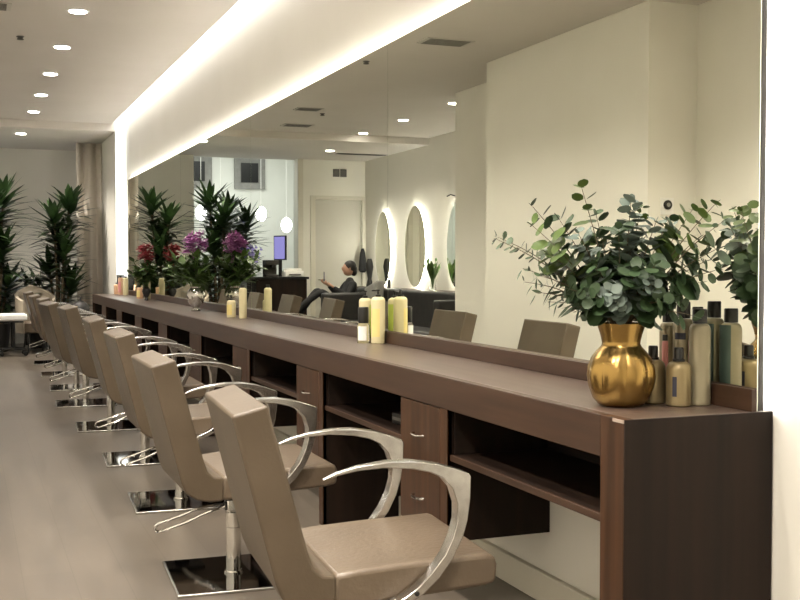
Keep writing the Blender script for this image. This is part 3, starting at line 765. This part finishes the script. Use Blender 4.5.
for i in range(14):
    a=r2.uniform(0,2*PI); e=r2.uniform(.05,.17); tip=Vector((e*math.cos(a),e*math.sin(a),r2.uniform(.32,.46)))
    st.tube([(0,0,.01),(tip.x*.3,tip.y*.3,.2),tip],.005,5); bd.ball(tip,(.018,.018,.03),8)
    for k in range(3): lf.leaf((tip.x*.3,tip.y*.3,.15+.04*k),(tip.x*3,tip.y*3+r2.uniform(-.3,.3),1),.22,.035,.15,4,'lance')
st.build('stems',M['gstem'],t); lf.build('leaves',M['bush'],t); bd.build('buds',M['gstem'],t)
t = thing('tall_dark_vase','tall dark hourglass vase at the far end of the console','vase',(-2.47,18.25,.9005))
MB().lathe([(.05,0),(.06,.02),(.035,.14),(.05,.24),(.07,.36),(.05,.46),(.035,.5)],20).build('vase_body',M['pot'],t)
t = thing('product_bottle','small dark bottle on the console between the middle and far mirrors','bottle',(-2.47,17.3,.9005))
MB().lathe([(.03,0),(.03,.12),(.012,.15),(.012,.18)],14).build('bottle_body',M['black'],t)
MB().lathe([(.014,.1805),(.014,.205)],12).build('cap',M['white'],t)
t = thing('hanging_coat','black coat hanging on a hook in the corner beside the door','coat',(-2.60,18.98,1.15))
lt=MB().lathe([(.05,0),(.10,.04),(.085,.20),(.06,.36),(.03,.44)],16)
for v_ in lt.bm.verts: v_.co.x*= .8; v_.co.y*=.6
lt.build('coat_body',M['cloth'],t)
MB().tube([(0,.0,.43),(0,.03,.50),(0,.115,.49)],.006,6).build('hook',M['chrome'],t)
# wall lamp bracket near third arch mirror
t = thing('wall_spotlight','small dark spotlight arm high on the left wall','lamp',(-2.69,14.9,2.30))
MB().lathe([(.03,0),(.03,.015)],12).build('wall_plate',M['black'],t).matrix_local = Matrix.Rotation(PI/2,4,'Y')
MB().tube([(.015,0,0),(.16,0,.03),(.22,0,0)],.009,8).build('lamp_arm',M['black'],t)

# sofa
t = thing('black_sofa','long black leather sofa with high back facing the mirrors','sofa',(-1.52,14.65,0))
MB().box(-.22,.33,-2.2,2.2,.12,.44).build('seat',M['blackfab'],t,bevel=.04,seg=3)
MB().box(-.40,-.215,-2.2,2.2,.12,.93).build('backrest',M['blackfab'],t,bevel=.04,seg=3)
MB().box(-.40,.58,1.45,1.62,.12,.86).build('armrest',M['blackfab'],t,bevel=.04,seg=3)
MB().box(-.40,.33,-2.36,-2.205,.12,.86).build('armrest',M['blackfab'],t,bevel=.03,seg=3)
for yy in (-2.1,-.7,.7,2.1):
    for xx in (-.34,.26): box(xx-.02,xx+.02,yy-.02,yy+.02,0,.1195).build('leg',M['chrome'],t)
t = thing('grey_cushion','pale grey wedge cushion on the sofa beside the reclining person','cushion',(-1.64,15.80,.4405))
cu = MB().box(-.07,.07,-.27,.27,.0,.62)
for v_ in cu.bm.verts:
    if v_.co.z > .3: v_.co.x -= .02; v_.co.z -= .12*(1 if v_.co.y > 0 else 0)
cu.build('cushion_pad',M['greyfab'],t,bevel=.035,seg=4)
t = thing('footstool','wide black ottoman under the feet of the reclining person','stool',(-.80,16.70,0))
MB().box(-.32,.32,-.38,.38,.10,.44).build('stool_pad',M['blackfab'],t,bevel=.04,seg=3)
for sx in (-1,1):
    for sy in (-1,1): box(sx*.26-.02,sx*.26+.02,sy*.3-.02,sy*.3+.02,0,.0995).build('leg',M['chrome'],t)

# ------------------------------------------------------------------ person
def skin_obj(name, verts, edges, radii, m, parent, root=0, sub=2):
    me = bpy.data.meshes.new(name); me.from_pydata(verts, edges, []); o = bpy.data.objects.new(name, me); C.objects.link(o)
    me.materials.append(m)
    o.modifiers.new('skin','SKIN').use_smooth_shade = True
    sv = me.skin_vertices[0].data if me.skin_vertices else None
    if sv is None:
        bpy.context.view_layer.objects.active = o
    for i,v_ in enumerate(me.skin_vertices[0].data):
        r_ = radii[i]; v_.radius = r_ if isinstance(r_,tuple) else (r_,r_); v_.use_root = (i==root)
    s = o.modifiers.new('sub','SUBSURF'); s.levels = sub; s.render_levels = sub
    if parent: o.parent = parent
    return o
pr_ = thing('person','person in black clothing reclining on the sofa, knees up, looking at a phone','person',(-1.45,16.70,.44))
V = [(0,0,.12),(-.06,0,.28),(-.12,0,.46),(-.13,0,.58),(-.115,0,.66),               # 0 pelvis,1 waist,2 chest,3 neck base,4 neck
     (-.13,.17,.56),(.02,.22,.36),(.20,.12,.52),                                     # 5-7 left arm
     (-.13,-.17,.56),(.0,-.24,.36),(.20,-.14,.50),                                   # 8-10 right arm
     (.03,.10,.11),(.40,.10,.46),(.60,.08,.20),(.70,.06,.05),                        # left leg 11-14
     (.03,-.10,.11),(.38,-.10,.44),(.66,.0,.22),(.78,.02,.07)]                       # right leg 15-18
E = [(0,1),(1,2),(2,3),(3,4),(2,5),(5,6),(6,7),(2,8),(8,9),(9,10),(0,11),(11,12),(12,13),(13,14),(0,15),(15,16),(16,17),(17,18)]
RR = [(.13,.12),(.12,.105),(.13,.11),(.07,.07),(.05,.05),(.062,.06),(.045,.045),(.03,.03),(.062,.06),(.045,.045),(.03,.03),(.085,.085),(.062,.062),(.052,.05),(.04,.04),(.085,.085),(.062,.062),(.052,.05),(.04,.04)]
body = skin_obj('body',V,E,RR,M['cloth'],pr_)
hd = MB().ball((-.10,0,.79),(.095,.075,.115),20)
for v_ in hd.bm.verts:
    q = v_.co - Vector((-.10,0,.79))
    if q.x > .05 and abs(q.y) < .025 and -.04 < q.z < .02: v_.co.x += .018      # nose
    if q.z < -.06 and q.x > .0: v_.co.x += .012                                  # chin
hd.ball((-.10,.078,.79),(.015,.008,.028),8).ball((-.10,-.078,.79),(.015,.008,.028),8)
hd.build('head',M['skin'],pr_,angle=180)
MB().ball((-.125,0,.825),(.105,.088,.10),20).ball((-.19,0,.76),(.06,.07,.09),14).build('hair',M['hair'],pr_)
MB().ball((-.012,.028,.80),(.008,.011,.007),8).ball((-.012,-.028,.80),(.008,.011,.007),8).build('eyes',M['hair'],pr_)
MB().ball((-.010,0,.738),(.008,.022,.006),8).build('mouth',M['pink'],pr_)
for (hx,hy,hz,s) in ((.20,.12,.52,1),(.20,-.14,.50,-1)):
    hv = [(hx-.02,hy,hz-.01),(hx+.03,hy-.01*s,hz+.02),(hx+.07,hy-.02*s,hz+.04)]; he=[(0,1),(1,2)]; hr=[.02,(.03,.018),(.032,.018)]
    for f in range(4):
        b0 = len(hv); yy = hy-.02*s+(f-1.5)*.016
        hv += [(hx+.10,yy,hz+.055),(hx+.12,yy-.008*s,hz+.08),(hx+.11,yy-.02*s,hz+.10+.004*(2-abs(f-1)))]
        he += [(2,b0),(b0,b0+1),(b0+1,b0+2)]; hr += [.0085,.008,.0065]
    b0=len(hv); hv += [(hx+.05,hy-.045*s,hz+.055),(hx+.075,hy-.055*s,hz+.08)]; he += [(1,b0),(b0,b0+1)]; hr += [.010,.008]
    skin_obj('hand',hv,he,hr,M['skin'],pr_,sub=1)
for (fx,fy,fz) in ((.70,.06,.05),(.78,.02,.07)):
    MB().ball((fx+.06,fy,fz-.003),(.12,.042,.04),14).build('shoe',M['blackfab'] if fy>.04 else M['skin'],pr_)
ph = thing('phone','dark mobile phone held up by the reclining person','phone',(-1.45+.315,16.69,.44+.60),R(10))
MB().box(-.005,.005,-.037,.037,-.01,.14).build('phone_case',M['black'],ph,bevel=.003)
MB().box(-.0065,-.0052,-.033,.033,-.004,.134).build('phone_screen',M['screen'],ph)

# ------------------------------------------------------------------ ceiling fixtures
DL1, DL_FILL = 55, 100
def downlight(x,y,h,label,group,power=15,spot=True):
    t = thing('downlight',label,'light',(x,y,h),0,group)
    MB().lathe([(.072,-.006),(.085,-.004),(.086,-.0005)],28).build('trim_ring',M['white'],t)
    MB().lathe([(.066,-.0095),(.066,-.0065)],28).build('lamp_face',M['lamp'],t)
    l = bpy.data.lights.new('downlight_lamp','SPOT'); l.energy = power; l.color = (1,.91,.80)
    l.spot_size = R(130); l.spot_blend = .7; l.shadow_soft_size = .06
    lo = bpy.data.objects.new('downlight_lamp', l); C.objects.link(lo); lo.parent = t; lo.location = (0,0,-.02)
    return t
g1 = 'downlights along the ceiling in front of the mirrors'
for k in range(-5,5):
    y = 9.03+1.535*k
    lab = ('round recessed downlight above the chairs, ' + ['first and nearest in view','second in view','third in view','fourth in view','fifth in view'][k]) if k >= 0 else 'round recessed downlight above the chairs, nearer than any in view'
    downlight(.838,y+.03,HC,lab,g1,DL1)
for k in range(5):  # row out of view, added to brighten the left walls
    downlight(-.10,-1.0+1.55*k,HC,'added unseen downlight brightening the cream wall, behind the picture edge','added unseen downlights for the cream wall',DL_FILL)
downlight(.75,16.85,HL,'round recessed downlight alone in the lowered far ceiling',g1,110)
for k,y in enumerate((12.5,14.2,15.85,17.5)):
    downlight(-1.5,y,HC if y<16.1 else HL,'round recessed downlight over the sofa side, '+['nearest','second','third','farthest'][k]+' in the mirror',
              'downlights over the sofa side',45)
for i,(x,y,sx,sy,h,lab) in enumerate(((.115,9.10,.23,.13,HC,'slatted square ceiling vent at the top left edge, ahead of the first downlight'),
        (.03,13.65,.17,.13,HC,'slatted ceiling vent farther back between the two downlight rows'),(-.30,15.3,.22,.14,HC,'pale ceiling vent farthest back before the ceiling step'),
        (-2.2,17.9,.45,.08,HL,'long dark slot vent in the lowered ceiling by the door'))):
    t = thing('ceiling_vent',lab,'vent',(x,y,h),0)
    MB().box(-sx,sx,-sy,sy,-.008,-.0005).build('vent_plate',M['vent'] if i<3 else M['ventd'],t,bevel=.002)
    sl_ = MB()
    for q in range(6):
        yy = -sy*.8+1.6*sy*q/5; sl_.box(-sx*.85,sx*.85,yy-sy*.07,yy+sy*.07,-.0105,-.0085)
    sl_.build('vent_slats',M['ventd'],t,smooth=False)
for (x,y,lab) in ((.46,10.25,'tiny dark ceiling sprinkler near the second downlight'),(-.27,14.0,'tiny dark ceiling sprinkler between the far vents')):
    t = thing('sprinkler',lab,'sprinkler',(x,y,HC))
    MB().lathe([(.012,-.03),(.03,-.028),(.03,-.022),(.012,-.02),(.035,-.004),(.035,-.0005)],14).build('sprinkler_head',M['ventd'],t)
t = thing('wall_vent','pair of small grey vent grilles high on the wall above the door','vent',(-2.2,YF,2.96))
MB().box(-.13,-.01,-.014,-.0005,-.07,.07).box(.01,.13,-.014,-.0005,-.07,.07).build('vent_grille',M['ventd'],t)
t = thing('thermostat','round black thermostat on a white plate on the cream wall','thermostat',(-.86,7.115,1.75))
MB().box(-.06,.06,-.008,-.0005,-.07,.06).build('wall_plate',M['white'],t,bevel=.003)
dd_ = MB().lathe([(.036,0),(.036,.012),(.030,.016)],28).build('dial',M['black'],t); dd_.matrix_local = Matrix.Translation((0,-.0085,.005)) @ Matrix.Rotation(PI/2,4,'X')
dd_ = MB().lathe([(.016,0),(.016,.002)],20).build('dial_face',M['greyfab'],t); dd_.matrix_local = Matrix.Translation((0,-.0247,.005)) @ Matrix.Rotation(PI/2,4,'X')

# ------------------------------------------------------------------ room lights
def area(name,loc,rot,sx,sy,e,col):
    l = bpy.data.lights.new(name,'AREA'); l.shape='RECTANGLE'; l.size=sx; l.size_y=sy; l.energy=e; l.color=col
    o = bpy.data.objects.new(name,l); C.objects.link(o); o.location=loc; o.rotation_euler=rot; return o
t = thing('added_fill_panel','large unseen ceiling panel added to brighten the front room','light',(-.9,21.4,3.9))  # panel invented around the area lamp that brightens this room
MB().box(-1.35,1.35,-1.55,1.55,-.03,-.0005).build('panel_frame',M['white'],t)
fl_ = area('front_room_fill',(0,0,-.04),(0,0,0),2.6,3.0,26,(.95,.98,1)); fl_.parent = t

w = bpy.data.worlds.new('world'); scene.world = w; w.use_nodes = True
w.node_tree.nodes['Background'].inputs[0].default_value = (1,.93,.84,1); w.node_tree.nodes['Background'].inputs[1].default_value = .15

# ------------------------------------------------------------------ camera
cam = bpy.data.cameras.new('camera'); co = bpy.data.objects.new('camera',cam); C.objects.link(co)
cam.sensor_width = 36; cam.lens = 1100/800*36; cam.clip_start = .05; cam.clip_end = 100
th, pt = math.atan(433/1100), math.atan(35.7/1100)
co.location = (0,0,1.3); co.rotation_euler = (PI/2-pt, 0, -th)
scene.camera = co
vs = scene.view_settings
vs.view_transform='Standard'; vs.look='None'; vs.exposure=1.62; vs.gamma=1; vs.use_curve_mapping=False
